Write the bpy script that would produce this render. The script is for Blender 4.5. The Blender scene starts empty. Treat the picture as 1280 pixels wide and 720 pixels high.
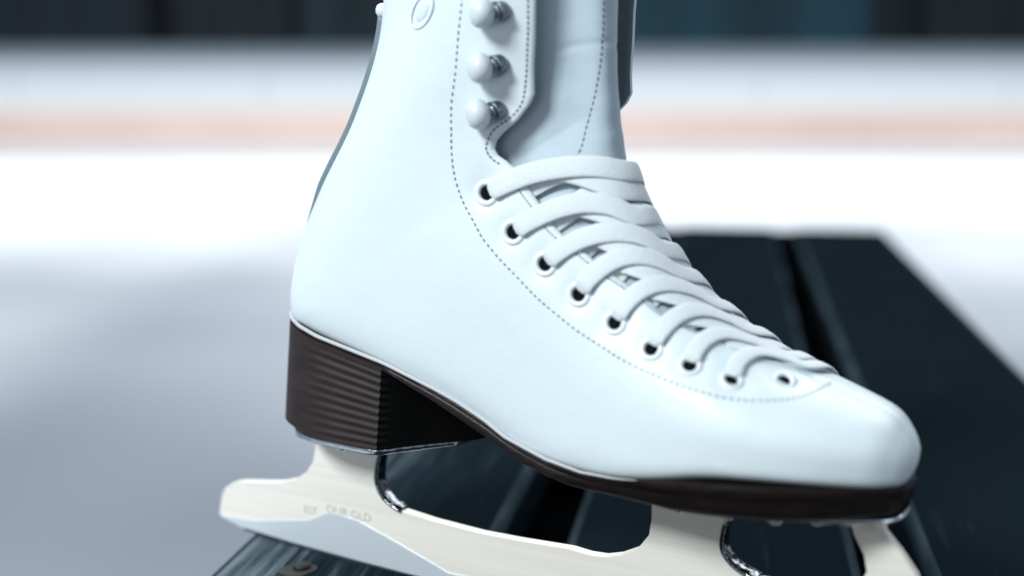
import bpy, math, random, json
from mathutils import Vector, Matrix
random.seed(4)
sc = bpy.context.scene
COL = sc.collection
# ------------------------------------------------------------------ boot surface (centimetres, x = heel to toe, z up, near side is -y)
#LOFT
def crom(tab, t):
    n = len(tab); t = max(0.0, min(n-1-1e-9, t)); i = int(t); f = t-i
    p0 = tab[max(i-1, 0)]; p1 = tab[i]; p2 = tab[min(i+1, n-1)]; p3 = tab[min(i+2, n-1)]
    return [0.5*(2*b+(c-a)*f+(2*a-5*b+4*c-d)*f*f+(3*b-a-3*c+d)*f**3) for a, b, c, d in zip(p0, p1, p2, p3)]
def lerp(xs, ys, x):
    if x <= xs[0]: return ys[0]
    for i in range(len(xs)-1):
        if x <= xs[i+1]:
            return ys[i]+(ys[i+1]-ys[i])*(x-xs[i])/(xs[i+1]-xs[i])
    return ys[-1]
#        Bx    Bz    Tx    Tz    W    et   eb   sw
ST = [
 (30.85, 9.1, 30.85, 9.1, 0.05, .80, .60, .50),
 (30.6,  8.5, 30.8,  9.7, 1.00, .80, .60, .55),
 (30.2,  8.4, 30.4, 10.35, 1.80, .80, .55, .60),
 (29.4,  8.4, 29.7, 10.95, 2.60, .82, .50, .62),
 (27.8,  8.5, 28.1, 11.5, 3.50, .84, .42, .64),
 (26.0,  8.5, 26.3, 12.1, 4.10, .84, .40, .66),
 (24.0,  8.3, 24.4, 13.0, 4.35, .84, .40, .68),
 (21.5,  7.7, 22.7, 14.2, 4.15, .84, .38, .68),
 (19.0,  7.4, 21.4, 15.5, 3.80, .84, .36, .66),
 (16.0,  7.7, 20.4, 17.0, 3.45, .86, .34, .62),
 (12.5,  9.2, 19.6, 18.5, 3.28, .88, .34, .60),
 (8.0,  10.6, 19.0, 19.9, 3.28, .90, .36, .60),
 (4.2,  11.6, 18.6, 21.0, 3.27, .92, .42, .60),
 (2.55,  12.3, 18.5, 22.0, 3.25, .95, .62, .60),
 (2.55,  14.8, 18.4, 23.0, 3.25, .98, .85, .58),
 (3.9,  17.8, 18.35, 24.2, 3.25, 1.0, .92, .55),
 (6.0,  21.2, 18.3, 25.6, 3.35, 1.0, .95, .52),
 (7.5,  25.0, 18.3, 27.4, 3.50, 1.0, 1.0, .50),
 (7.9, 29.6, 18.4, 30.0, 3.70, 1.0, 1.0, .50)]
TN = len(ST)-1
def S0(t, ph):
    Bx, Bz, Tx, Tz, W, et, eb, sw = crom(ST, t)
    c = math.cos(ph); s = math.sin(ph); e = et if c > 0 else eb
    y = -W*(abs(s)**e)*(1 if s >= 0 else -1)
    k = abs(c)**e
    f = sw*(1-k) if c > 0 else sw+(1-sw)*k
    return (Tx+(Bx-Tx)*f, y, Tz+(Bz-Tz)*f)
def sub(a, b): return (a[0]-b[0], a[1]-b[1], a[2]-b[2])
def cross(a, b): return (a[1]*b[2]-a[2]*b[1], a[2]*b[0]-a[0]*b[2], a[0]*b[1]-a[1]*b[0])
def unit(a):
    l = math.sqrt(sum(v*v for v in a)) or 1; return (a[0]/l, a[1]/l, a[2]/l)
def SN(t, ph):
    h = .02; d = .03
    n = cross(sub(S0(min(TN, t+h), ph), S0(max(0, t-h), ph)), sub(S0(t, ph+d), S0(t, ph-d)))
    n = unit(n)
    return n
def S(t, ph, off=0.0):
    p = S0(t, ph)
    if off:
        n = SN(t, ph); p = (p[0]+n[0]*off, p[1]+n[1]*off, p[2]+n[2]*off)
    return p
ZU = ([1.6, 3.8, 9, 11.6, 12.7, 13.9, 15.1, 17.2, 18.9, 20.5, 23.4, 26.5, 29.1, 31.3], [12.35, 12.0, 10.9, 10.08, 9.67, 9.12, 8.55, 8.02, 7.84, 7.92, 8.35, 8.6, 8.65, 8.5])
ZB = ([1.6, 3.8, 9, 11.6, 13.8, 16.1, 18.4, 20.1, 22.5, 24.9, 26.6, 29.2, 31.3], [12.0, 11.65, 10.5, 9.42, 8.4, 7.52, 7.05, 6.95, 6.95, 7.1, 7.2, 7.25, 7.25])
YN = ([2.05, 2.2, 2.55, 3.15, 4.0, 5.3, 9, 14, 19, 22, 24.5, 26.5, 28.0, 29.3, 30.15, 30.6, 30.85], [0, .8, 1.5, 2.1, 2.65, 3.0, 3.05, 2.95, 3.75, 4.2, 4.35, 4.1, 3.5, 2.6, 1.75, .95, 0])
#ENDLOFT
FEAT = json.loads('''{"origin": [-0.11813272968623104, 0.578025693430657, 0.0], "eye": [[12.3383, 1.0667], [11.0761, 1.1247], [10.2515, 1.1438], [9.4353, 1.109], [8.5051, 1.0235], [7.5043, 0.9428], [6.6207, 0.8267], [5.812, 0.6996], [5.0478, 0.2688]], "gap": [[0, 0.0], [4.9131, 0.0], [5.113099999999999, -0.019739999999999997], [5.2631, -0.0282], [5.7037, 0.0993], [6.2791, 0.2741], [7.0459, 0.4878], [7.7326, 0.5996], [8.0355, 0.6176], [8.7114, 0.731], [9.1903, 0.8085], [9.5775, 0.8605], [9.9621, 0.8993], [10.3993, 0.9323], [10.6661, 0.9352], [11.2036, 0.9057], [11.8061, 0.8873], [12.3503, 0.8724], [13.0268, 0.9214], [13.3462, 0.9618], [13.5755, 0.9777], [13.748, 0.9704], [13.8734, 0.9377], [14.0235, 0.8517], [14.2876, 0.7891], [14.5153, 0.7684], [15.6665, 0.8271], [16.5077, 0.8721], [17.2785, 0.8961], [18, 0.8961]], "stitch_outer": [[17.1109, 1.4817], [16.8714, 1.4703], [16.4471, 1.4458], [15.6835, 1.3649], [14.5434, 1.2425], [13.7345, 1.1908], [12.852, 1.1669], [11.9069, 1.197], [11.2456, 1.2544], [10.5393, 1.2982], [9.9629, 1.3228], [9.4052, 1.2948], [8.9143, 1.2554], [8.4318, 1.2119], [7.9106, 1.1728], [7.3152, 1.1223], [6.709, 1.0778], [6.2684, 1.0368], [5.8053, 0.9794], [5.1652, 0.809], [4.6631, 0.5472], [4.414, 0.2206], [4.3518, -0.0649]], "stitch_flap": [[16.897, 0.9545], [16.5472, 0.936], [16.0849, 0.9066], [15.7659, 0.8902], [15.2016, 0.8543], [14.6426, 0.8379], [14.3697, 0.8489], [14.1903, 0.897], [14.0731, 0.9857], [13.7899, 1.0177], [13.5303, 1.0072], [13.2621, 0.9799], [12.9766, 0.9447]], "stitch_tongue": [[16.6646, 0.1962], [16.1934, 0.1933], [15.2527, 0.2096], [14.2115, 0.2519], [13.259, 0.3183], [12.1202, 0.4409], [11.7544, 0.5959]], "lace": [[[12.2353, 0.9734, 0.17], [12.0643, 0.8384, 0.2], [11.6976, 0.6677, 0.21], [11.1786, 0.4425, 0.2], [10.6998, 0.1919, 0.18]], [[11.0242, 1.0146, 0.17], [10.8859, 0.8677, 0.2], [10.6245, 0.6942, 0.21], [10.1269, 0.479, 0.2], [9.5739, 0.2862, 0.18]], [[10.2074, 1.0213, 0.17], [10.0581, 0.8496, 0.2], [9.6705, 0.5999, 0.21], [9.0936, 0.3115, 0.2], [8.568, 0.1033, 0.18]], [[9.4099, 0.9474, 0.17], [9.2462, 0.7291, 0.2], [8.8866, 0.4868, 0.21], [8.363, 0.2295, 0.2], [7.8653, 0.0226, 0.18]], [[8.4481, 0.8244, 0.17], [8.295, 0.6078, 0.2], [7.9162, 0.318, 0.21], [7.3946, 0.0512, 0.2], [6.9405, -0.0672, 0.18]], [[7.4386, 0.7281, 0.17], [7.305, 0.4738, 0.2], [7.0074, 0.192, 0.21], [6.5876, 0.002, 0.2], [6.1694, -0.096, 0.18]], [[6.6389, 0.658, 0.17], [6.5822, 0.4505, 0.2], [6.3682, 0.2115, 0.21], [5.8599, 0.0064, 0.2], [5.303, -0.0796, 0.18]], [[5.8744, 0.4942, 0.17], [5.8306, 0.2947, 0.2], [5.6664, 0.1047, 0.21], [5.2943, -0.0143, 0.2], [4.924, -0.0796, 0.18]]], "seam_low": [14.427, 2.3861], "seam_top": [17.14, 2.3632], "badge": [16.949, 1.8349], "hook": [[16.5837, 1.1367], [15.6223, 1.0652], [14.5477, 0.9864]], "blade": [[-0.0381, 0.00733], [-0.03585, 0.01775], [-0.03337, 0.02251], [-0.02824, 0.02599], [-0.0227, 0.0278], [-0.00654, 0.03016], [0.004, 0.03198], [0.01441, 0.03543], [0.02118, 0.04027], [0.0254, 0.04628], [0.02715, 0.05346], [0.02715, 0.0668], [0.06760000000000001, 0.0668], [0.0666, 0.05887], [0.06411, 0.05141], [0.06345, 0.04342], [0.06565, 0.03787], [0.06975, 0.03385], [0.07706, 0.03085], [0.09507, 0.02914], [0.1211, 0.0282], [0.14189, 0.02873], [0.16659, 0.03], [0.17548, 0.02927], [0.18307, 0.02975], [0.19016, 0.03193], [0.19855, 0.03649], [0.20349, 0.04346], [0.20443, 0.05027], [0.20443, 0.069], [0.23597, 0.069], [0.23597, 0.05424], [0.23513, 0.04867], [0.23528, 0.04395], [0.23811, 0.03977], [0.24258, 0.03663], [0.24997, 0.03416], [0.2833, 0.03619], [0.29068, 0.04107], [0.29282, 0.04636], [0.29161, 0.05251], [0.28733, 0.06027], [0.28432999999999997, 0.0715], [0.29678, 0.0718], [0.29878, 0.06315], [0.30467, 0.05677], [0.3109, 0.04865], [0.3169, 0.036], [0.331, 0.03], [0.334, 0.024], [0.329, 0.0235], [0.332, 0.017], [0.326, 0.0165], [0.328, 0.01], [0.322, 0.0095], [0.323, 0.004], [0.31, 0.003], [0.27, 0.0012], [0.22, 0.0003], [0.15, 0.0], [0.1, 0.0], [0.05, 0.0006], [0.01, 0.0018], [-0.02, 0.0032]], "runner": [[-0.0371, 0.00673], [-0.01295, 0.00878], [0.02219, 0.01587], [0.02833, 0.0191], [0.03238, 0.02109], [0.03637, 0.02224], [0.04079, 0.02225], [0.05237, 0.02119], [0.06788, 0.01695], [0.08617, 0.01149], [0.10396, 0.00578], [0.14, 0.0062], [0.2, 0.006], [0.26, 0.007], [0.312, 0.009], [0.314, 0.0015], [0.31, 0.0022], [0.27, 0.0006], [0.22, -0.0002], [0.15, -0.0005], [0.1, -0.0005], [0.05, 0.0002], [0.01, 0.0013], [-0.02, 0.0027]], "edge": [[-0.0215, 0.0030499999999999998], [-0.02, 0.00235], [0.01, 0.0009499999999999999], [0.05, -0.00015], [0.1, -0.0008500000000000001], [0.15, -0.0008500000000000001], [0.22, -0.00055], [0.27, 0.00024999999999999995], [0.31, 0.00185], [0.31, 0.0031000000000000003], [0.27, 0.0015], [0.22, 0.0007], [0.15, 0.00039999999999999996], [0.1, 0.00039999999999999996], [0.05, 0.0011], [0.01, 0.0021999999999999997], [-0.02, 0.0036]], "rims": [[[0.06720000000000001, 0.05887], [0.06471, 0.05141], [0.06405000000000001, 0.04342], [0.06625, 0.03787], [0.07035000000000001, 0.03385], [0.07766, 0.03085]], [[0.23637000000000002, 0.05424], [0.23553000000000002, 0.04867], [0.23568, 0.04395], [0.23851, 0.03977], [0.24298, 0.03663], [0.25037, 0.03416]]], "webs": [[2.815, 6.560000000000001, 5.6, 6.64], [20.643, 23.397000000000002, 5.6, 6.85], [28.932999999999996, 29.578, 6.2, 7.03]], "text": [["EST", 0.01887, 0.01924, 0.0, 0.0052], ["OUR GLD", 0.033, 0.02186, 0.0, 0.006]], "slot": [-0.19802366434287766, 0.5124821390865528]}''')
G_TAB = FEAT['gap']            # (t, phi) rows of the near throat edge
def gap(t):
    return lerp([g[0] for g in G_TAB], [g[1] for g in G_TAB], t)
EYE = FEAT['eye']
def sm(a, b, x):
    x = max(0, min(1, (x-a)/(b-a))); return x*x*(3-2*x)
def shell(t, ph, off=0.0):
    """boot upper: loft plus the pull of the eyelets and the flared far flap, metres"""
    dz = 0
    for (et, ep) in EYE:
        if abs(t-et) < 1.3:
            p = S0(et, ep); q = S0(t, abs(ph)) if ph > -math.pi else (9e9, 0, 0)
            d2 = sum((a-b)**2 for a, b in zip(p, q))
            if d2 < 4: dz -= .19*math.exp(-d2/.45)
    p = S(t, ph, off+dz)
    if ph < 0 and ph > -2:
        w = sm(11.8, 14.3, t)*sm(1.5, .55, -ph)
        p = (p[0]+2.0*w, p[1]+1.3*w, p[2])
        d = .55*math.exp(-((t-12.3)/.75)**2)*sm(1.6, 1.1, -ph); n = SN(t, ph); p = (p[0]-n[0]*d, p[1]-n[1]*d, p[2]-n[2]*d)
    return p
def V(p): return Vector(p)*.01

# ------------------------------------------------------------------ helpers
def mesh_obj(name, verts, faces, mat, parent=None, smooth=True, mats=None, idx=None):
    me = bpy.data.meshes.new(name)
    me.from_pydata([tuple(v) for v in verts], [], faces)
    for m in (mats or [mat]): me.materials.append(m)
    if idx:
        for p, i in zip(me.polygons, idx): p.material_index = i
    me.polygons.foreach_set('use_smooth', [smooth]*len(me.polygons))
    me.update()
    o = bpy.data.objects.new(name, me); COL.objects.link(o); o.parent = parent
    return o
def empty(name, loc, label, cat, rz=0, group=None):
    o = bpy.data.objects.new(name, None); COL.objects.link(o); o.location = loc; o.rotation_euler = (0, 0, rz)
    o['label'] = label; o['category'] = cat
    if group: o['group'] = group
    return o
def bevel(o, w, seg=2, ang=35):
    m = o.modifiers.new('bevel', 'BEVEL'); m.width = w; m.segments = seg; m.limit_method = 'ANGLE'; m.angle_limit = math.radians(ang)
    for p in o.data.polygons: p.use_smooth = True
    w_ = o.modifiers.new('wn', 'WEIGHTED_NORMAL'); w_.keep_sharp = True
    return o
class MB:
    def __init__(s): s.v = []; s.f = []
    def add(s, vs, fs):
        b = len(s.v); s.v += [tuple(v) for v in vs]; s.f += [tuple(i+b for i in f) for f in fs]
    def box(s, c, h, M=None):
        vs = [Vector((x*h[0], y*h[1], z*h[2])) for x in (-1, 1) for y in (-1, 1) for z in (-1, 1)]
        if M: vs = [M @ v for v in vs]
        vs = [v+Vector(c) for v in vs]
        s.add(vs, [(0, 1, 3, 2), (4, 6, 7, 5), (0, 4, 5, 1), (2, 3, 7, 6), (0, 2, 6, 4), (1, 5, 7, 3)])
    def tube(s, pts, r, n=8, cap=True):
        pts = [Vector(p) for p in pts]; vs = []; k = len(pts)
        up = None
        for i, p in enumerate(pts):
            T = (pts[min(i+1, k-1)]-pts[max(i-1, 0)]).normalized()
            if up is None:
                up = Vector((0, 0, 1)) if abs(T.z) < .9 else Vector((1, 0, 0))
            a = T.cross(up).normalized(); up = a.cross(T).normalized()
            rr = r[i] if isinstance(r, (list, tuple)) else r
            for j in range(n):
                q = 2*math.pi*j/n; vs.append(p+a*math.cos(q)*rr+up*math.sin(q)*rr)
        fs = [(i*n+j, i*n+(j+1) % n, (i+1)*n+(j+1) % n, (i+1)*n+j) for i in range(k-1) for j in range(n)]
        if cap: fs += [tuple(range(n))[::-1], tuple((k-1)*n+j for j in range(n))]
        s.add(vs, fs)
    def lathe(s, prof, c, ax, n=32, side=None, sx=1.0):
        ax = Vector(ax).normalized(); a = side.normalized() if side else ax.orthogonal().normalized(); b = ax.cross(a)
        vs = []; k = len(prof)
        for (r, h) in prof:
            for j in range(n):
                q = 2*math.pi*j/n; vs.append(Vector(c)+ax*h+a*r*sx*math.cos(q)+b*r*math.sin(q))
        fs = [(i*n+j, i*n+(j+1) % n, (i+1)*n+(j+1) % n, (i+1)*n+j) for i in range(k-1) for j in range(n)]
        fs += [tuple(range(n))[::-1], tuple((k-1)*n+j for j in range(n))]
        s.add(vs, fs)
    def build(s, name, mat, parent=None, smooth=True): return mesh_obj(name, s.v, s.f, mat, parent, smooth)
def extrude_poly(name, pts, y0, y1, mat, parent, bv=0):
    n = len(pts)
    vs = [(x, y0, z) for x, z in pts]+[(x, y1, z) for x, z in pts]
    fs = [tuple(range(n)), tuple(range(2*n-1, n-1, -1))]+[(i, n+i, n+(i+1) % n, (i+1) % n) for i in range(n)]
    o = mesh_obj(name, vs, fs, mat, parent, False)
    import bmesh
    bm = bmesh.new(); bm.from_mesh(o.data); bmesh.ops.recalc_face_normals(bm, faces=bm.faces); bm.to_mesh(o.data); bm.free()
    if bv: bevel(o, bv, 2, 50)
    return o
def ribbon(mb, pts, nrm, w, th, n=10):
    """flat lace: pts and outward normals, half width w, half thickness th"""
    k = len(pts); vs = []
    for i in range(k):
        T = (pts[min(i+1, k-1)]-pts[max(i-1, 0)]).normalized(); N = nrm[i]
        Sd = T.cross(N).normalized(); N = Sd.cross(T).normalized()
        wi = w[i] if isinstance(w, list) else w
        for j in range(n):
            q = 2*math.pi*j/n; c, s_ = math.cos(q), math.sin(q)
            a = abs(c)**.6*(1 if c > 0 else -1); b = abs(s_)**.75*(1 if s_ > 0 else -1)
            vs.append(pts[i]+Sd*a*wi+N*(b*th-.12*abs(a)**3*wi*.5))
    fs = [(i*n+j, i*n+(j+1) % n, (i+1)*n+(j+1) % n, (i+1)*n+j) for i in range(k-1) for j in range(n)]
    fs += [tuple(range(n))[::-1], tuple((k-1)*n+j for j in range(n))]
    mb.add(vs, fs)
def smooth_path(pts, n):
    out = []; m = len(pts)-1
    for i in range(n+1): out.append(crom(pts, m*i/n))
    return out

# ------------------------------------------------------------------ materials
def mat(name, col, rough=.5, metal=0, spec=.5, coat=0, bump=None, var=None, sheen=0):
    m = bpy.data.materials.new(name); m.use_nodes = True; nt = m.node_tree; b = nt.nodes['Principled BSDF']
    b.inputs['Base Color'].default_value = (*col, 1); b.inputs['Roughness'].default_value = rough
    b.inputs['Metallic'].default_value = metal; b.inputs['Specular IOR Level'].default_value = spec
    b.inputs['Coat Weight'].default_value = coat; b.inputs['Sheen Weight'].default_value = sheen
    N = nt.nodes; L = nt.links
    tc = N.new('ShaderNodeTexCoord')
    if bump:
        prev = None
        for (sx, sy, sz, det, stren, dist) in bump:
            mp = N.new('ShaderNodeMapping'); mp.inputs['Scale'].default_value = (sx, sy, sz); L.new(tc.outputs['Object'], mp.inputs[0])
            no = N.new('ShaderNodeTexNoise'); no.inputs['Scale'].default_value = 1; no.inputs['Detail'].default_value = det; L.new(mp.outputs[0], no.inputs['Vector'])
            bp = N.new('ShaderNodeBump'); bp.inputs['Strength'].default_value = stren; bp.inputs['Distance'].default_value = dist
            L.new(no.outputs['Fac'], bp.inputs['Height'])
            if prev: L.new(prev.outputs[0], bp.inputs['Normal'])
            prev = bp
        L.new(prev.outputs[0], b.inputs['Normal'])
    if var:
        (sx, sy, sz, col2, lo, hi) = var
        mp = N.new('ShaderNodeMapping'); mp.inputs['Scale'].default_value = (sx, sy, sz); L.new(tc.outputs['Object'], mp.inputs[0])
        no = N.new('ShaderNodeTexNoise'); no.inputs['Scale'].default_value = 1; no.inputs['Detail'].default_value = 5; L.new(mp.outputs[0], no.inputs['Vector'])
        r = N.new('ShaderNodeValToRGB'); r.color_ramp.elements[0].position = lo; r.color_ramp.elements[1].position = hi
        r.color_ramp.elements[0].color = (*col, 1); r.color_ramp.elements[1].color = (*col2, 1)
        L.new(no.outputs['Fac'], r.inputs[0]); L.new(r.outputs[0], b.inputs['Base Color'])
    return m
M_LEATHER = mat('white_leather', (.68, .775, .81), .42, spec=.42, bump=[(900, 900, 900, 3, .14, .0004), (60, 60, 60, 3, .16, .003), (14, 14, 14, 2, .10, .01)])
M_LINING = mat('grey_lining', (.17, .20, .225), .8, spec=.2, bump=[(400, 400, 400, 4, .4, .001)])
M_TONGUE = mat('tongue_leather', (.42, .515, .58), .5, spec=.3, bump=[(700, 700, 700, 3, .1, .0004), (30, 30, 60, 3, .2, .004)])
M_LACE = mat('lace_cotton', (.70, .77, .80), .8, spec=.2, sheen=.2, bump=[(1500, 1500, 1500, 2, .5, .0006), (500, 500, 500, 3, .25, .0008)])
M_STITCH = mat('grey_thread', (.13, .17, .20), .8, spec=.2)
M_SOLE = mat('brown_sole', (.016, .011, .011), .42, spec=.25, bump=[(80, 400, 900, 3, .25, .0006)], var=(90, 90, 500, (.008, .006, .006), .4, .65))
M_HEEL = mat('stacked_heel', (.030, .021, .021), .58, spec=.3, bump=[(120, 120, 500, 4, .25, .0004)], var=(60, 60, 300, (.018, .013, .013), .35, .7))
M_WELT = mat('welt_thread', (.50, .52, .55), .5)
M_STEEL = mat('satin_steel', (.92, .89, .81), .42, metal=.12, spec=.5, bump=[(15, 15, 1400, 3, .12, .0003)], var=(5, 5, 300, (.86, .83, .76), .4, .6))
M_RUNNER = mat('ground_steel', (.66, .73, .78), .4, metal=.25, bump=[(30, 30, 1500, 2, .06, .0002)])
M_CHROME = mat('polished_chrome', (.75, .78, .80), .10, metal=1, bump=[(200, 200, 200, 2, .25, .0015)])
M_RIM = mat('dark_polished_rim', (.20, .22, .24), .12, metal=1, bump=[(250, 250, 250, 2, .4, .002)])
M_DARKMETAL = mat('dark_hook_metal', (.20, .235, .27), .36, metal=1, bump=[(500, 500, 500, 2, .3, .001)])
M_KNOB = mat('white_knob_plastic', (.63, .70, .74), .3, spec=.5)
M_EYE = mat('white_enamel_eyelet', (.78, .84, .87), .25, spec=.6)
M_HOLE = mat('dark_hole', (.003, .005, .007), .9, spec=.1)
M_ENGRAVE = mat('engraved_steel', (.56, .57, .56), .5, metal=.2)
M_BLACK = mat('black_slot_and_bolt', (.006, .008, .010), .6)

# ------------------------------------------------------------------ the skate
skate = empty('figure_skate', FEAT['origin'], 'white leather figure skate with brown stacked heel and steel blade standing on the dark bench', 'ice skate', math.radians(-30))

# upper: outer skin, inner skin and rims
NT, NP = 420, 150
def sheet(name, ts, lo, hi, n, fn, th, mats, parent, dens=None):
    vs = []; R = len(ts); Cn = n+1
    for layer in (0, 1):
        for t in ts:
            a, b = lo(t), hi(t)
            for j in range(Cn):
                ph = a+(b-a)*j/n
                vs.append(V(fn(t, ph, -th if layer else 0)))
    fs = []; ix = []
    off = R*Cn
    for i in range(R-1):
        for j in range(n):
            q = i*Cn+j
            fs.append((q, q+1, q+Cn+1, q+Cn)); ix.append(0)
            fs.append((off+q, off+q+Cn, off+q+Cn+1, off+q+1)); ix.append(1)
        for j in ((0, n) if gap(ts[i+1]) > .001 else ()):
            q = i*Cn+j; fs.append((q, q+Cn, off+q+Cn, off+q) if j == 0 else (q+Cn, q, off+q, off+q+Cn)); ix.append(0)
    for i in (0, R-1):
        for j in range(n):
            q = i*Cn+j; fs.append((q, q+1, off+q+1, off+q)); ix.append(0)
    o = mesh_obj(name, vs, fs, None, parent, True, mats, ix)
    import bmesh
    bm = bmesh.new(); bm.from_mesh(o.data); bmesh.ops.remove_doubles(bm, verts=bm.verts, dist=5e-6); bmesh.ops.recalc_face_normals(bm, faces=bm.faces); bm.to_mesh(o.data); bm.free()
    return o
ts = [TN*(i/NT) for i in range(NT+1)]
def shell_fn(t, ph, off):
    # thin rolled edge: the skin dips in right at the throat edge
    if ph > math.pi: ph -= 2*math.pi
    d = abs(ph)-gap(t)
    if t > G_TAB[0][0]-.01: off = off-(.07*max(0, 1-d/.05)**2 if off == 0 else 0)
    return shell(t, ph, off)
upper = sheet('upper', ts, lambda t: gap(t), lambda t: 2*math.pi-gap(t), NP, shell_fn, .20, [M_LEATHER, M_LINING], skate)
# tongue under the throat
def tongue_fn(t, ph, off):
    k = lerp([4, 8, 11, 13, 18], [.30, .32, .40, .85, 1.0], t)
    k -= sm(10.2, 12.0, t)*sm(.62, .15, ph)*(k-.02)
    p = S(t, ph, -k+off*1.0)
    pad = .10*math.exp(-((abs(ph)-.42)/.10)**2)*sm(10.5, 12, t)
    n = SN(t, ph)
    cr = -.035*math.exp(-((t-15.2-.25*ph)/.10)**2)*sm(.9, .2, abs(ph-.2))
    return (p[0]+n[0]*(cr-pad), p[1]+n[1]*(cr-pad), p[2]+n[2]*(cr-pad))
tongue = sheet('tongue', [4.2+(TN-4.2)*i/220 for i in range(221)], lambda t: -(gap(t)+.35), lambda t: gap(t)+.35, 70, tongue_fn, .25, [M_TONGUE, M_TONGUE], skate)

# stitching
def stitches(name, path, fn, pitch, ln, parent, wd=.034, off=.014, host=None):
    """path of (t, phi); little raised thread dashes"""
    dense = smooth_path(path, 900)
    P = [Vector(fn(a, b)) for a, b in dense]
    acc = 0; nxt = 0; mb = MB()
    for i in range(1, len(P)):
        d = (P[i]-P[i-1]).length; acc += d
        if acc >= nxt and d > 0:
            T = (P[i]-P[i-1]).normalized(); N = Vector(SN(*dense[i])); Sd = T.cross(N).normalized(); N = Sd.cross(T)
            M = Matrix((T, Sd, N)).transposed()
            L_ = ln*(.9+.25*random.random())
            c = P[i]+N*off
            vs = [c+M @ Vector((x*L_/2, y*wd, z)) for x, y, z in ((-1, 0, -.01), (-.75, -1, 0), (-.75, 1, 0), (-.7, 0, .022), (.7, 0, .022), (.75, 1, 0), (.75, -1, 0), (1, 0, -.01))]
            mb.add([v*.01 for v in vs], [(0, 1, 3), (0, 3, 2), (1, 6, 4, 3), (3, 4, 5, 2), (7, 4, 6), (7, 5, 4)])
            nxt = acc+pitch
    return mb.build(name, M_STITCH, parent, True)
up_fn = lambda a, b: shell(a, b)
stitches('stitching', FEAT['stitch_outer'], up_fn, .245, .15, upper)
stitches('stitching', FEAT['stitch_flap'], up_fn, .20, .15, upper)
stitches('stitching', [[12-.35*k, gap(12-.35*k)+.045] for k in range(18)], up_fn, .13, .08, upper)
stitches('stitching', FEAT['stitch_tongue'], lambda a, b: tongue_fn(a, b, 0), .24, .17, tongue)

# back seam ridge
mb = MB(); seam = [S(FEAT['seam_low'][0]+(FEAT['seam_top'][0]-FEAT['seam_low'][0])*i/60, math.pi-.42*(1-.25*i/60), -.06+.09*min(1, i/18)) for i in range(61)]
mb.tube([V(p) for p in seam], [.0005+.0018*min(1, i/14) for i in range(61)], 10)
mb.build('back_seam', mat('shaded_piping', (.15, .20, .235), .55), skate)  # the piping's shadow is put into its dark grey colour

c = Vector(S(FEAT['seam_top'][0]+.05, math.pi-.42*.75, .05)); mb = MB(); mb.lathe([(.02, -.32), (.20, -.26), (.30, -.12), (.32, .02), (.28, .18), (.16, .28), (.02, .31)], c, (.25, -.1, 1), 20); mb.v = [tuple(x*.01 for x in v) for v in mb.v]
mb.build('collar_tab', M_KNOB, skate)
# embossed oval badge
t0, p0 = FEAT['badge']; c = Vector(S(t0, p0)); n = Vector(SN(t0, p0)); 
e1 = (Vector(S(t0, p0-.05))-c); e1 = (e1-n*e1.dot(n)).normalized(); e2 = n.cross(e1)
if e2.z < 0: e2 = -e2
ax = (e1*.80+e2*.62).normalized(); ay = n.cross(ax)
ring = [c+ax*.78*math.cos(q)+ay*.46*math.sin(q)+n*.02 for q in [2*math.pi*i/48 for i in range(49)]]
mb = MB(); mb.tube([p*.01 for p in ring], .00042, 8, False)
vs = [c+n*.035]
for rr, hh in ((.55, .035), (.68, .015), (.74, -.03)):
    vs += [c+ax*.70*rr*math.cos(q)+ay*.38*rr*math.sin(q)+n*hh for q in [2*math.pi*i/32 for i in range(32)]]
fs = [(0, 1+j, 1+(j+1) % 32) for j in range(32)]+[(1+k*32+j, 33+k*32+j, 33+k*32+(j+1) % 32, 1+k*32+(j+1) % 32) for k in (0, 1) for j in range(32)]
mb.add([v*.01 for v in vs], fs)
mb.build('oval_badge', mat('embossed_badge', (.66, .74, .78), .3, spec=.6), upper)

# eyelets (near row and its mirror on the far side)
def frame(t, ph, fn=None):
    c = Vector(shell(t, ph)); h = .04
    a = Vector(shell(t+h, ph))-Vector(shell(t-h, ph)); b = Vector(shell(t, ph+h))-Vector(shell(t, ph-h))
    n = a.cross(b).normalized(); m = Vector(SN(t, ph))
    if n.dot(m) < 0: n = -n
    if t < 5.4: m = (m+Vector((0, -.6 if ph > 0 else .6, 0))).normalized(); n = m
    return c, (n*.4+m*.6).normalized()
NE = len(EYE)
for side in (1, -1):
    for i, (t, ph) in enumerate(EYE):
        c, n = frame(t, ph*side)
        r = .60-.016*i
        mb = MB(); mb.lathe([(r*.47, -.02), (r*.50, .08), (r*.58, .17), (r*.74, .20), (r*.90, .14), (r*.97, .03), (r*.97, -.05)], c, n, 36)
        # open ring: drop caps
        mb.f = [f for f in mb.f if len(f) == 4]; mb.v = [tuple(x*.01 for x in v) for v in mb.v]
        e = mb.build('eyelet', M_EYE, skate)
        mb = MB(); mb.lathe([(0.01, .045), (r*.50, .045)], c, n, 24); mb.f = [f for f in mb.f if len(f) == 4]; mb.v = [tuple(x*.01 for x in v) for v in mb.v]
        mb.build('hole', M_HOLE, e)

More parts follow.
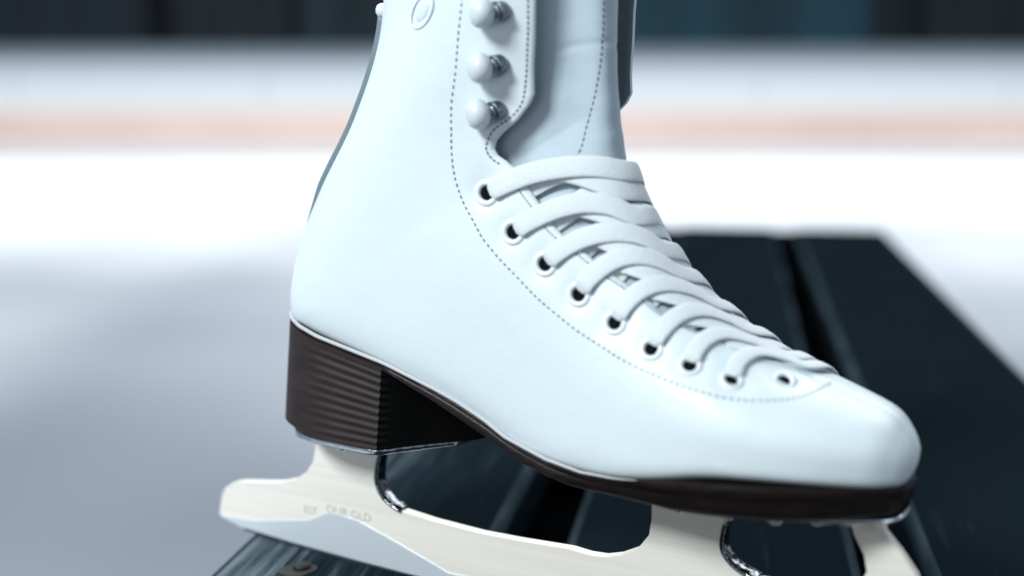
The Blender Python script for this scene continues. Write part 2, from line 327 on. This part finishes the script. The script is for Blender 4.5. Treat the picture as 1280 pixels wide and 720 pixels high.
# laces
LW, LT = .44, .042
def lace(path, w=LW):
    """path rows: t, phi, height above the loft (cm)"""
    d = smooth_path(path, 70)
    P = [Vector(S(a, b, h)) for a, b, h in d]
    N = [Vector(SN(a, b)) for a, b, h in d]
    # relax the ribbon so that it spans as a taut band
    for _ in range(12):
        P = [P[0]]+[(P[i-1]+2*P[i]+P[i+1])/4 for i in range(1, len(P)-1)]+[P[-1]]
    W_ = [w*(.55+.45*sm(0, .10, i/70)) for i in range(71)]
    mb = MB(); ribbon(mb, [p*.01 for p in P], N, [x*.01 for x in W_], LT*.01, 14)
    return mb.build('lace', M_LACE, skate)
#LACES
for i, (t, ph) in enumerate(EYE):
    w = LW-.018*i
    if i < len(FEAT['lace']):
        # over band: out of the near eyelet, across the throat and down into the far facing
        mid = FEAT['lace'][i]
        t1, p1 = mid[0][0], mid[0][1]
        st = [t+(t1-t)*.18, ph+(p1-ph)*.18, -.02]
        tl, pl = mid[-1][0], mid[-1][1]
        lace([st, [t+(t1-t)*.5, ph+(p1-ph)*.5, .17]]+mid+[[tl-.15, pl-.35, .24], [tl-.25, min(pl-.6, -.9), .0]], w)
    if i < len(FEAT['lace'])-1:
        # second strand lying just below the over band
        st_ = t-EYE[i+1][0]; q = [[m_[0]-.40*st_, m_[1], .07] for m_ in FEAT['lace'][i][1:]]
        ta = t-.25*st_
        lace([[ta, gap(ta)+.14, -.36], [ta-.05*st_, gap(ta)*.86, -.06]]+[m_ for m_ in q if m_[1] < gap(ta)*.75]+[[q[-1][0]-.15, q[-1][1]-.4, .06], [q[-1][0]-.25, -.95, .0]], w*1.05)
    # under band: from the far facing to below the near facing
    tp = t+.5*((EYE[i-1][0]-t) if i else .5)
    if 0 < i < NE-1: dt = .45; lace([(9.5, -1.1, 0), (9.75, -.7, .05), (10.3, -.05, .05), (11.0, .42, .0), (tp, gap(tp)*.8, -.12), (tp+.1, gap(tp)+.12, -.36)] if i == 1 else [(t-dt-.2, -ph+.02, .0), (t-dt, -gap(t)*.9, .06), (t+(tp-t)*.5-dt*.4, -gap(t)*.1, .03), (tp, gap(tp)*.75, -.12), (tp+.1, gap(tp)+.12, -.36)], w*1.2)
#ENDLACES

# speed hooks
for k, (t, ph) in enumerate(FEAT['hook']):
    c, n = frame(t, ph)
    back = Vector(S(t, ph+.1))-Vector(S(t, ph-.1)); back = (back-n*back.dot(n)).normalized()
    up = n.cross(back); up = up if up.z > 0 else -up
    mb = MB()
    mb.lathe([(.36, -.05), (.36, .05), (.30, .09), (.2, .10)], c, n, 28)
    pts = [c+n*.02, c+n*.22+back*.06, c+n*.42+back*.26+up*.05, c+n*.52+back*.50+up*.10]
    d = smooth_path([tuple(p) for p in pts], 12)
    mb.tube(d, [.40, .40, .39, .37, .35, .33, .30, .28, .26, .25, .24, .24, .24], 20)
    q = c+n*.30+back*.12
    mb.lathe([(.30, -.06), (.43, -.05), (.45, .0), (.43, .05), (.30, .06)], q, (n*.75+back*.6), 28); mb.lathe([(.2, -.03), (.37, -.03), (.37, .03), (.2, .03)], q+(n*.75+back*.6)*.16, (n*.75+back*.6), 28)
    mb.v = [tuple(x*.01 for x in v) for v in mb.v]
    hk = mb.build('lace_hook', M_DARKMETAL, skate)
    a = (n*.50+back*.78+up*.28).normalized(); b0 = c+n*.36+back*.30+up*.06
    prof = [(.02, -.04), (.30, -.04), (.40, .04), (.52, .16), (.60, .32), (.61, .46), (.57, .62), (.46, .76), (.28, .85), (.05, .88)]
    mb = MB(); mb.lathe(prof, b0, a, 32); mb.v = [tuple(x*.01 for x in v) for v in mb.v]
    mb.build('knob', M_KNOB, hk)

# sole
def xs_dense(a, b, n):
    return [a+(b-a)*(.5-.5*math.cos(math.pi*i/n)) for i in range(n+1)]
XS = xs_dense(2.07, 30.84, 120)
PROF = [(0, -.03), (.10, .05), (.34, .06), (.42, -.01), (.50, .03), (.86, .03), (.95, -.02), (1, -.16)]
vs = []; K = len(PROF)*2
for x in XS:
    w = lerp(*YN, x); zu = lerp(*ZU, x); zb = lerp(*ZB, x)
    ring = []
    uc = .55*sm(17, 20.5, x); w -= .03
    for f, o_ in PROF: ring.append((x-.25*f*f*sm(30, 30.8, x), -max(.02, w+o_-uc*f), zu+(zb-zu)*f))
    for f, o_ in reversed(PROF): ring.append((x-.25*f*f*sm(30, 30.8, x), max(.02, w+o_-uc*f), zu+(zb-zu)*f))
    vs += [V(p) for p in ring]
fs = [(i*K+j, i*K+(j+1) % K, (i+1)*K+(j+1) % K, (i+1)*K+j) for i in range(len(XS)-1) for j in range(K)]
fs += [tuple(range(K))[::-1], tuple((len(XS)-1)*K+j for j in range(K))]
sole = mesh_obj('sole', vs, fs, M_SOLE, skate)
m = sole.modifiers.new('e', 'EDGE_SPLIT'); m.split_angle = math.radians(50)
# pale welt line
for sgn in (-1, 1):
    mb = MB(); mb.tube([V((x, sgn*(lerp(*YN, x)+.02), lerp(*ZU, x)+.02)) for x in xs_dense(2.07, 21.5, 80)], [.0009*min(1, .05+(80-i)/30) for i in range(81)], 8)
    mb.build('welt', M_WELT, skate)

# heel
top = [(2.2, 0), (2.4, -1.2), (2.9, -2.0), (3.8, -2.62), (4.9, -2.98), (6, -3.04), (7.5, -3.05), (8.85, -3.05), (9.3, -2.5), (10.1, -1.4), (11.1, -.1), (12.0, 1), (12.8, 2), (13.3, 3.0), (10, 3.05), (6, 3.04), (4.9, 2.98), (3.8, 2.62), (2.9, 2.0), (2.4, 1.2)]
bot = [(1.65, 0), (1.85, -1.2), (2.35, -1.95), (3.25, -2.55), (4.4, -2.9), (5.6, -2.98), (7.1, -3.0), (8.45, -3.0), (8.9, -2.5), (9.7, -1.4), (10.7, -.3), (11.5, .7), (11.7, 2), (11.8, 2.9), (9, 3.0), (5.6, 2.98), (4.4, 2.9), (3.25, 2.55), (2.35, 1.95), (1.85, 1.2)]
NR = 110
def dens(poly):
    out = []; n = len(poly)
    for i in range(n):
        a, b = poly[i], poly[(i+1) % n]
        sharp = {7, 13}
        p0 = poly[i-1]; p3 = poly[(i+2) % n]
        for k in range(6):
            f = k/6
            if i in sharp or (i+1) % n in sharp or i == 12: out.append((a[0]+(b[0]-a[0])*f, a[1]+(b[1]-a[1])*f))
            else: out.append(tuple(0.5*(2*a[q]+(b[q]-p0[q])*f+(2*p0[q]-5*a[q]+4*b[q]-p3[q])*f*f+(3*a[q]-p0[q]-3*b[q]+p3[q])*f**3) for q in (0, 1)))
    return out
TP, BT = dens(top), dens(bot); n = len(TP); vs = []
for r in range(NR+1):
    f = r/NR
    for i in range(n):
        x = TP[i][0]*(1-f)+BT[i][0]*f; y = TP[i][1]*(1-f)+BT[i][1]*f
        zt = lerp(*ZB, TP[i][0])+.15; zb = 6.88; z = zt+(zb-zt)*f
        a = sm(3.3, 6.6, x) if abs(y) > 2.7 and x < 9.0 else 0
        # ridges run parallel to the ground edge and fan out to the sole
        amp = .036*a*sm(.02, .10, f)*sm(1.0, .94, f)
        d = amp*math.cos(2*math.pi*f*11)
        ch = -.28*sm(.93, 1.0, f)*sm(5, 2.5, x)
        k = 1+(ch/3)
        vs.append(V(((x-6)*k+6, (y+(d if y > 0 else -d))*k, z)))
fs = [(r*n+i, r*n+(i+1) % n, (r+1)*n+(i+1) % n, (r+1)*n+i) for r in range(NR) for i in range(n)]
fs += [tuple(range(n))[::-1], tuple(NR*n+i for i in range(n))]
M_BREAST = mat('shaded_heel_breast', (.003, .003, .003), .5, spec=.15)  # shade on the heel breast, painted in as near black
heel = mesh_obj('heel', vs, fs, None, skate, True, [M_HEEL, M_BREAST], [1 if (k < NR*n and 42 <= k % n < 78) else 0 for k in range(len(fs))])
m = heel.modifiers.new('e', 'EDGE_SPLIT'); m.split_angle = math.radians(40)

# blade: extruded body, ground runner, plates, polished arch rims, screws
blade = extrude_poly('blade', FEAT['blade'], -.0024, .0024, M_STEEL, skate, .0003)
extrude_poly('runner', FEAT['runner'], -.0029, .0029, M_RUNNER, blade, .0003)
hl = [(x, z) for x, z in FEAT['edge']]
extrude_poly('edge_shade_strip', hl, -.00315, .00315, mat('painted_edge_shade', (.10, .13, .15), .4, metal=.6), blade)  # added dark strip paints the shade of the blade's bottom face
def rim(name, pts, w, r):
    mb = MB(); k = len(pts); vs = []
    for i, (x, z) in enumerate(pts):
        a = pts[max(i-1, 0)]; b = pts[min(i+1, k-1)]
        T = Vector((b[0]-a[0], 0, b[1]-a[1])).normalized(); Nn = Vector((-T.z, 0, T.x))
        for j in range(12):
            q = 2*math.pi*j/12
            vs.append(Vector((x, 0, z))+Nn*r*math.sin(q)+Vector((0, w, 0))*abs(math.cos(q))**.5*(1 if math.cos(q) > 0 else -1))
    fs = [(i*12+j, i*12+(j+1) % 12, (i+1)*12+(j+1) % 12, (i+1)*12+j) for i in range(k-1) for j in range(12)]
    fs += [tuple(range(12)), tuple((k-1)*12+j for j in range(12))]
    mb.add(vs, fs); return mb.build(name, M_RIM, blade)
for pts in FEAT['rims']: rim('arch_rim', [tuple(p) for p in smooth_path(pts, 30)], .0042, .0012)
def plate(name, outline, z, th):
    d = []; nn = len(outline)
    for i in range(nn):
        for k in range(5):
            f = k/5; p0, a, b, p3 = outline[i-1], outline[i], outline[(i+1) % nn], outline[(i+2) % nn]
            d.append([0.5*(2*a[q]+(b[q]-p0[q])*f+(2*p0[q]-5*a[q]+4*b[q]-p3[q])*f*f+(3*a[q]-p0[q]-3*b[q]+p3[q])*f**3) for q in (0, 1)])
    nn = len(d); vs = [V((x, y, z(x))) for x, y in d]+[V((x, y, z(x)-th)) for x, y in d]
    fs = [tuple(range(nn)), tuple(range(2*nn-1, nn-1, -1))]+[(i, nn+i, nn+(i+1) % nn, (i+1) % nn) for i in range(nn)]
    o = mesh_obj(name, vs, fs, M_CHROME, blade, False)
    import bmesh
    bm = bmesh.new(); bm.from_mesh(o.data); bmesh.ops.recalc_face_normals(bm, faces=bm.faces); bm.to_mesh(o.data); bm.free()
    bevel(o, .0008, 2, 40); return o
plate('heel_plate', [(2.3, 0), (2.8, -1.8), (4.1, -2.7), (6.2, -2.9), (8.2, -2.9), (8.9, -2.1), (9.9, -.8), (10.8, .5), (10.4, 2.0), (8, 2.6), (4.4, 2.5), (3.0, 1.6)], lambda x: 6.87, .30)
zsp = lambda x: lerp(*ZB, x)-.01
plate('sole_plate', [(19.2, 0), (19.6, -1.7), (20.6, -2.7), (23, -3.2), (26, -3.1), (28.4, -2.3), (30.2, -1.3), (30.6, 0), (30.2, 1.3), (28.4, 2.3), (26, 3.1), (23, 3.2), (20.6, 2.7), (19.6, 1.7)], zsp, .20)
for (x, y, zz) in [(4.0, -1.9, 6.57), (6.2, -2.5, 6.57), (7.9, -2.3, 6.57), (9.4, -.4, 6.57), (10.2, 1.2, 6.57), (20.6, -2.0, 0), (22.6, -2.75, 0), (24.6, -2.75, 0), (26.4, -2.6, 0), (27.8, -2.0, 0), (28.9, -1.5, 0), (29.8, -.8, 0), (22.6, 2.4, 0), (27, 2.2, 0), (29.3, 1.1, 0)]:
    z0 = zz or zsp(x)-.21
    mb = MB(); mb.lathe([(.30, 0), (.30, -.05), (.24, -.12), (.12, -.16), (.01, -.16)], (x, y, z0), (0, 0, 1), 20); mb.v = [tuple(q*.01 for q in v) for v in mb.v]
    mb.build('screw', M_CHROME, blade)
# stanchion webs flare under the plates
for (x0, x1, z0, z1) in FEAT['webs']:
    mb = MB(); vs = []; R_ = 8
    for r in range(R_+1):
        f = r/R_; hw = .24+1.2*f**3
        for (x, s) in ((x0, -1), (x1, -1), (x1, 1), (x0, 1)): vs.append(V((x, s*hw, z0+(z1-z0)*f)))
    fs = [(r*4+i, r*4+(i+1) % 4, r*4+4+(i+1) % 4, r*4+4+i) for r in range(R_) for i in range(4)]+[(3, 2, 1, 0), tuple(R_*4+i for i in range(4))]
    mb.add(vs, fs); bevel(mb.build('stanchion_flare', M_STEEL, blade), .0006)

# engraved writing on the blade, worn and faint
def text_on(body, size, x, z, rot, y, parent, m):
    cu = bpy.data.curves.new('engraving', 'FONT'); cu.body = body; cu.size = size; cu.extrude = .00012; cu.space_character = 1.05
    tmp = bpy.data.objects.new('tmp', cu); COL.objects.link(tmp)
    dg = bpy.context.evaluated_depsgraph_get(); dg.update(); me = bpy.data.meshes.new_from_object(tmp.evaluated_get(dg))
    bpy.data.objects.remove(tmp)
    me.transform(Matrix.Translation((x, y, z)) @ Matrix.Rotation(rot, 4, 'Y') @ Matrix.Rotation(math.pi/2, 4, 'X'))
    me.materials.clear(); me.materials.append(m)
    o = bpy.data.objects.new('engraving', me); COL.objects.link(o); o.parent = parent; return o
#TEXT
for w_, x, z, ro, sz in FEAT['text']: text_on(w_, sz, x, z, ro, -.00245, blade, M_ENGRAVE)
#ENDTEXT

# ------------------------------------------------------------------ the bench (its planks run away from the camera, turned 10.6 degrees)
BA = -math.atan(280/1500*math.cos(math.atan(260/1500)))
bench = empty('bench', (0, 0, 0), 'dark navy painted bench of three long planks under the skate', 'bench', BA)
def bench_mat():
    m = mat('dark_painted_wood', (.010, .019, .027), .5, spec=0)
    nt = m.node_tree; N = nt.nodes; L = nt.links; b = N['Principled BSDF']
    tc = N['Texture Coordinate']
    mp = N.new('ShaderNodeMapping'); mp.inputs['Scale'].default_value = (260, 9, 100); L.new(tc.outputs['Object'], mp.inputs[0])
    g = N.new('ShaderNodeTexNoise'); g.inputs['Scale'].default_value = 1; g.inputs['Detail'].default_value = 8; g.inputs['Roughness'].default_value = .7; L.new(mp.outputs[0], g.inputs['Vector'])
    mp2 = N.new('ShaderNodeMapping'); mp2.inputs['Scale'].default_value = (14, 5, 14); L.new(tc.outputs['Object'], mp2.inputs[0])
    g2 = N.new('ShaderNodeTexNoise'); g2.inputs['Scale'].default_value = 1; g2.inputs['Detail'].default_value = 4; L.new(mp2.outputs[0], g2.inputs['Vector'])
    # wear is strongest along the left, outer edge of the bench
    sep = N.new('ShaderNodeSeparateXYZ'); L.new(tc.outputs['Object'], sep.inputs[0])
    ed = N.new('ShaderNodeMapRange'); ed.inputs['From Min'].default_value = -.245; ed.inputs['From Max'].default_value = -.13; ed.inputs['To Min'].default_value = .30; ed.inputs['To Max'].default_value = -.20; L.new(sep.outputs['X'], ed.inputs['Value'])
    a1 = N.new('ShaderNodeMath'); a1.operation = 'ADD'; L.new(g.outputs['Fac'], a1.inputs[0]); L.new(ed.outputs[0], a1.inputs[1])
    a2 = N.new('ShaderNodeMath'); a2.operation = 'MULTIPLY_ADD'; a2.inputs[1].default_value = .5; a2.inputs[2].default_value = -.25; L.new(g2.outputs['Fac'], a2.inputs[0])
    a3 = N.new('ShaderNodeMath'); a3.operation = 'ADD'; L.new(a1.outputs[0], a3.inputs[0]); L.new(a2.outputs[0], a3.inputs[1])
    r = N.new('ShaderNodeValToRGB'); e = r.color_ramp.elements; e[0].position = .40; e[0].color = (.008, .014, .019, 1); e[1].position = .80; e[1].color = (.16, .21, .24, 1)
    k = e.new(.56); k.color = (.017, .028, .036, 1)
    L.new(a3.outputs[0], r.inputs[0]); L.new(r.outputs[0], b.inputs['Base Color'])
    rr = N.new('ShaderNodeMapRange'); rr.inputs['To Min'].default_value = .4; rr.inputs['To Max'].default_value = .65; L.new(g.outputs['Fac'], rr.inputs['Value']); L.new(rr.outputs[0], b.inputs['Roughness'])
    bp = N.new('ShaderNodeBump'); bp.inputs['Strength'].default_value = .3; bp.inputs['Distance'].default_value = .0008; L.new(g.outputs['Fac'], bp.inputs['Height']); L.new(bp.outputs[0], b.inputs['Normal'])
    return m
M_BENCH = bench_mat()
M_EDGE = mat('lit_worn_plank_edge', (.045, .065, .080), .6, spec=0, var=(60, 8, 60, (.015, .028, .037), .42, .62))  # paler bevels: edge highlights put into the colour, along with wear
M_FRAME = mat('black_bench_frame', (.004, .006, .008), .9, spec=0)
h = .23
LEN0, LEN1 = -.35, 1.93
for (a, b) in ((-1.04, -.49), (-.34, .29), (.42, 1.014)):
    a *= h; b *= h
    mb = MB(); mb.box(((a+b)/2, (LEN0+LEN1)/2, -.017), ((b-a)/2, (LEN1-LEN0)/2, .017))
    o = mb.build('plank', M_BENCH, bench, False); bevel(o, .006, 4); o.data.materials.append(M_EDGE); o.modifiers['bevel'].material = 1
mb = MB()
for y in (.9, 1.7):
    mb = MB(); mb.box((-.003*h, y, -.055), (.225, .03, .018)); bevel(mb.build('crossbar', M_FRAME, bench, False), .003)
mb = MB(); mb.box((0, .78, -.080), (.225, 1.14, .004)); mb.box((0, 1.915, -.045), (.225, .004, .0425)); mb.build('shelf', M_FRAME, bench, False)
for x in (-.19, .19):
    for y in (-.1, 1.75):
        mb = MB(); mb.box((x, y, -.30), (.025, .025, .219)); bevel(mb.build('leg', M_FRAME, bench, False), .003)
# raised black disc painting the dark of a slot at the worn corner
sx, sy = FEAT['slot']
mb = MB(); pts = []
for i in range(40):
    q = 2*math.pi*i/40; pts.append((sx+.0085*math.cos(q)+(.0012*math.sin(3*q)), sy+.0085*math.sin(q)))
mb.add([(x, y, .0006) for x, y in pts]+[(x, y, -.001) for x, y in pts], [tuple(range(40))]+[(i, 40+i, 40+(i+1) % 40, (i+1) % 40) for i in range(40)])
mb.build('bolt_hole', M_BLACK, bench, False)
mb = MB(); mb.lathe([(.0042, .0007), (.0042, .0016), (.003, .0022), (.0005, .0023)], (sx+.001, sy+.003, 0), (0, 0, 1), 20); mb.build('bolt_head', M_BLACK, bench)

# ------------------------------------------------------------------ the rink
def floor_mat():
    m = mat('rink_floor', (.3, .33, .38), .35, spec=.4); nt = m.node_tree; N = nt.nodes; L = nt.links; b = N['Principled BSDF']; tc = N['Texture Coordinate']
    mp = N.new('ShaderNodeMapping'); mp.inputs['Scale'].default_value = (.8, .55, 1); mp.inputs['Location'].default_value = (1.3, .4, 0); L.new(tc.outputs['Object'], mp.inputs[0])
    g = N.new('ShaderNodeTexNoise'); g.inputs['Scale'].default_value = 1; g.inputs['Detail'].default_value = .6; L.new(mp.outputs[0], g.inputs['Vector'])
    r = N.new('ShaderNodeValToRGB'); e = r.color_ramp.elements; e[0].position = .35; e[0].color = (.20, .235, .29, 1); e[1].position = .68; e[1].color = (.60, .64, .70, 1)  # pale blotches: scuffs plus soft light reflections put into the floor colour
    L.new(g.outputs['Fac'], r.inputs[0])
    # the ice white fades into the floor grey towards the near side
    sp = N.new('ShaderNodeSeparateXYZ'); L.new(tc.outputs['Object'], sp.inputs[0])
    nn = N.new('ShaderNodeMath'); nn.operation = 'MULTIPLY_ADD'; nn.inputs[1].default_value = 1.6; L.new(g.outputs['Fac'], nn.inputs[0]); L.new(sp.outputs['Y'], nn.inputs[2])
    mr = N.new('ShaderNodeMapRange'); mr.interpolation_type = 'SMOOTHSTEP'; mr.inputs['From Min'].default_value = 3.4; mr.inputs['From Max'].default_value = 9.2; L.new(nn.outputs[0], mr.inputs['Value'])
    mx = N.new('ShaderNodeMixRGB'); mx.inputs[2].default_value = (.84, .88, .92, 1); L.new(mr.outputs[0], mx.inputs[0]); L.new(r.outputs[0], mx.inputs[1])
    L.new(mx.outputs[0], b.inputs['Base Color'])
    return m
def quad(name, x0, x1, y0, y1, z, m):
    o = mesh_obj(name, [(x0, y0, z), (x1, y0, z), (x1, y1, z), (x0, y1, z)], [(0, 1, 2, 3)], m, None, False); o['kind'] = 'structure'; return o
ZG = -.52
quad('floor', -40, 40, -10, 40, ZG, floor_mat())
M_ICE = mat('rink_ice', (.86, .90, .93), .28, spec=.5, bump=[(3, 3, 3, 5, .2, .01)], var=(.6, .6, .6, (.78, .83, .88), .4, .7))
quad('ice', -40, 40, 8.6, 40, ZG+.004, M_ICE)
# dasher boards with a salmon band and a grey cap rail
boards = empty('rink_boards', (0, 11.8, ZG), 'long white dasher boards with a pale salmon band across the rink', 'rink barrier')
M_BOARD = mat('white_board', (.54, .575, .61), .5)
M_BAND = mat('salmon_band', (.64, .485, .43), .5, var=(.5, 1, 1, (.56, .42, .365), .4, .65))
M_KICK = mat('board_grey', (.40, .45, .50), .4)
mb = MB()
for i in range(-10, 10): mb.box((i*2.4+1.2, 0, .51), (1.196, .04, .50))
bevel(mb.build('panel', M_BOARD, boards, False), .01)
mb = MB(); mb.box((0, -.046, .29), (24, .006, .26)); mb.build('band_border', mat('pale_band_border', (.63, .59, .57), .5), boards, False)
mb = MB(); mb.box((0, -.054, .29), (24, .006, .14)); mb.build('band', M_BAND, boards, False)
mb = MB(); mb.box((0, -.046, .90), (24, .006, .11)); mb.build('top_strip', mat('pale_grey_strip', (.36, .40, .44), .5), boards, False)
mb = MB(); mb.box((0, -.054, .97), (24, .006, .04)); mb.build('trim', mat('mid_grey_trim', (.16, .19, .22), .5), boards, False)
mb = MB(); mb.box((0, .0, 1.04), (24, .07, .028)); bevel(mb.build('cap_rail', mat('slate_cap', (.08, .11, .13), .5), boards, False), .01)
# dark hall behind
M_WALL = mat('dark_wall', (.010, .016, .022), .8, var=(.25, .2, .2, (.016, .030, .040), .4, .6))
mb = MB(); mb.box((0, 20, 3.5), (40, .2, 4.1)); w_ = mb.build('hall_wall', M_WALL, None, False)
w_['label'] = 'near black hall wall rising behind the white rink boards'; w_['category'] = 'wall'
def drape(x0, x1, y, hgt, col, label, rg):
    mb = MB(); n_ = int((x1-x0)*8); vs = []
    for i in range(n_+1):
        x = x0+(x1-x0)*i/n_; yy = y+.10*math.sin(i*1.9)+.05*math.sin(i*.7)
        vs += [(x, yy, ZG+.3), (x, yy+.02*math.sin(i), ZG+hgt)]
    b = len(vs); vs += [(x, y_+.02, z) for x, y_, z in vs]
    fs = []
    for i in range(n_): q = 2*i; fs += [(q, q+2, q+3, q+1), (b+q, b+q+1, b+q+3, b+q+2)]
    mb.add(vs, fs); o = mb.build('hall_curtain', mat('curtain_cloth', col, .8, var=(1.5, 1, .1, tuple(c*.55 for c in col), .4, .6)), None)
    o['label'] = label; o['category'] = 'curtain'; o['group'] = 'dark curtains behind the rink'
for args in [(-8.2, -5.6, 19.0, 4.2, (.010, .022, .034), 'dark navy curtain at the far left behind the rink boards'),
             (-5.2, -3.4, 18.6, 4.2, (.006, .014, .022), 'almost black curtain left of the boot behind the boards'),
             (-3.3, -1.2, 18.8, 4.2, (.012, .030, .042), 'dark blue curtain just left of the boot shaft'),
             (1.3, 5.4, 18.7, 4.2, (.009, .055, .085), 'teal blue curtain right of the boot shaft behind the boards'),
             (6.4, 8.6, 19.0, 4.2, (.008, .016, .022), 'black curtain at the far right behind the boards')]:
    drape(*args[:5], args[5], None)

# ------------------------------------------------------------------ light
def area(name, loc, aim, size, power, col):
    l = bpy.data.lights.new(name, 'AREA'); l.shape = 'RECTANGLE'; l.size, l.size_y = size; l.energy = power; l.color = col
    o = bpy.data.objects.new(name, l); COL.objects.link(o); o.location = loc
    o.rotation_euler = (Vector(aim)-Vector(loc)).to_track_quat('-Z', 'Y').to_euler(); return o
#LIGHT
area('key_lamp', (-.95, -.45, 1.15), (0, .5, .12), (.40, .40), 32.5, (.93, .98, 1))
area('right_fill', (1.5, -.6, .9), (0.05, .5, .15), (.7, .7), 4, (.85, .93, 1))  # added fill from an unseen source at right, for the toe highlight
area('low_front_fill', (-.55, -.55, .22), (0.05, .5, .08), (.5, .5), 1.3, (1, .97, .92))  # unseen fill added low in front to brighten blade and stanchions
area('rink_fill', (0, 8.5, 6.0), (0, 8.0, ZG), (20, 7), 1950, (.95, .98, 1))  # unseen overhead fill added to whiten the ice and boards
w = bpy.data.worlds.new('World'); sc.world = w; w.use_nodes = True
w.node_tree.nodes['Background'].inputs[0].default_value = (.70, .82, .95, 1); w.node_tree.nodes['Background'].inputs[1].default_value = .29
#ENDLIGHT
# ------------------------------------------------------------------ camera
cam = bpy.data.cameras.new('Camera'); co = bpy.data.objects.new('Camera', cam); COL.objects.link(co)
co.location = (0, 0, .23); co.rotation_euler = (math.pi/2-math.atan(260/1500), 0, 0)
cam.sensor_width = 36; cam.lens = 36*1500/1280; cam.clip_start = .02; cam.clip_end = 200
cam.dof.use_dof = True; cam.dof.focus_distance = .515; cam.dof.aperture_fstop = 3.2
sc.camera = co
sc.render.engine = 'CYCLES'; sc.render.resolution_x = 1024; sc.render.resolution_y = 576
sc.view_settings.view_transform = 'Standard'; sc.view_settings.look = 'None'; sc.view_settings.exposure = 0; sc.view_settings.gamma = 1
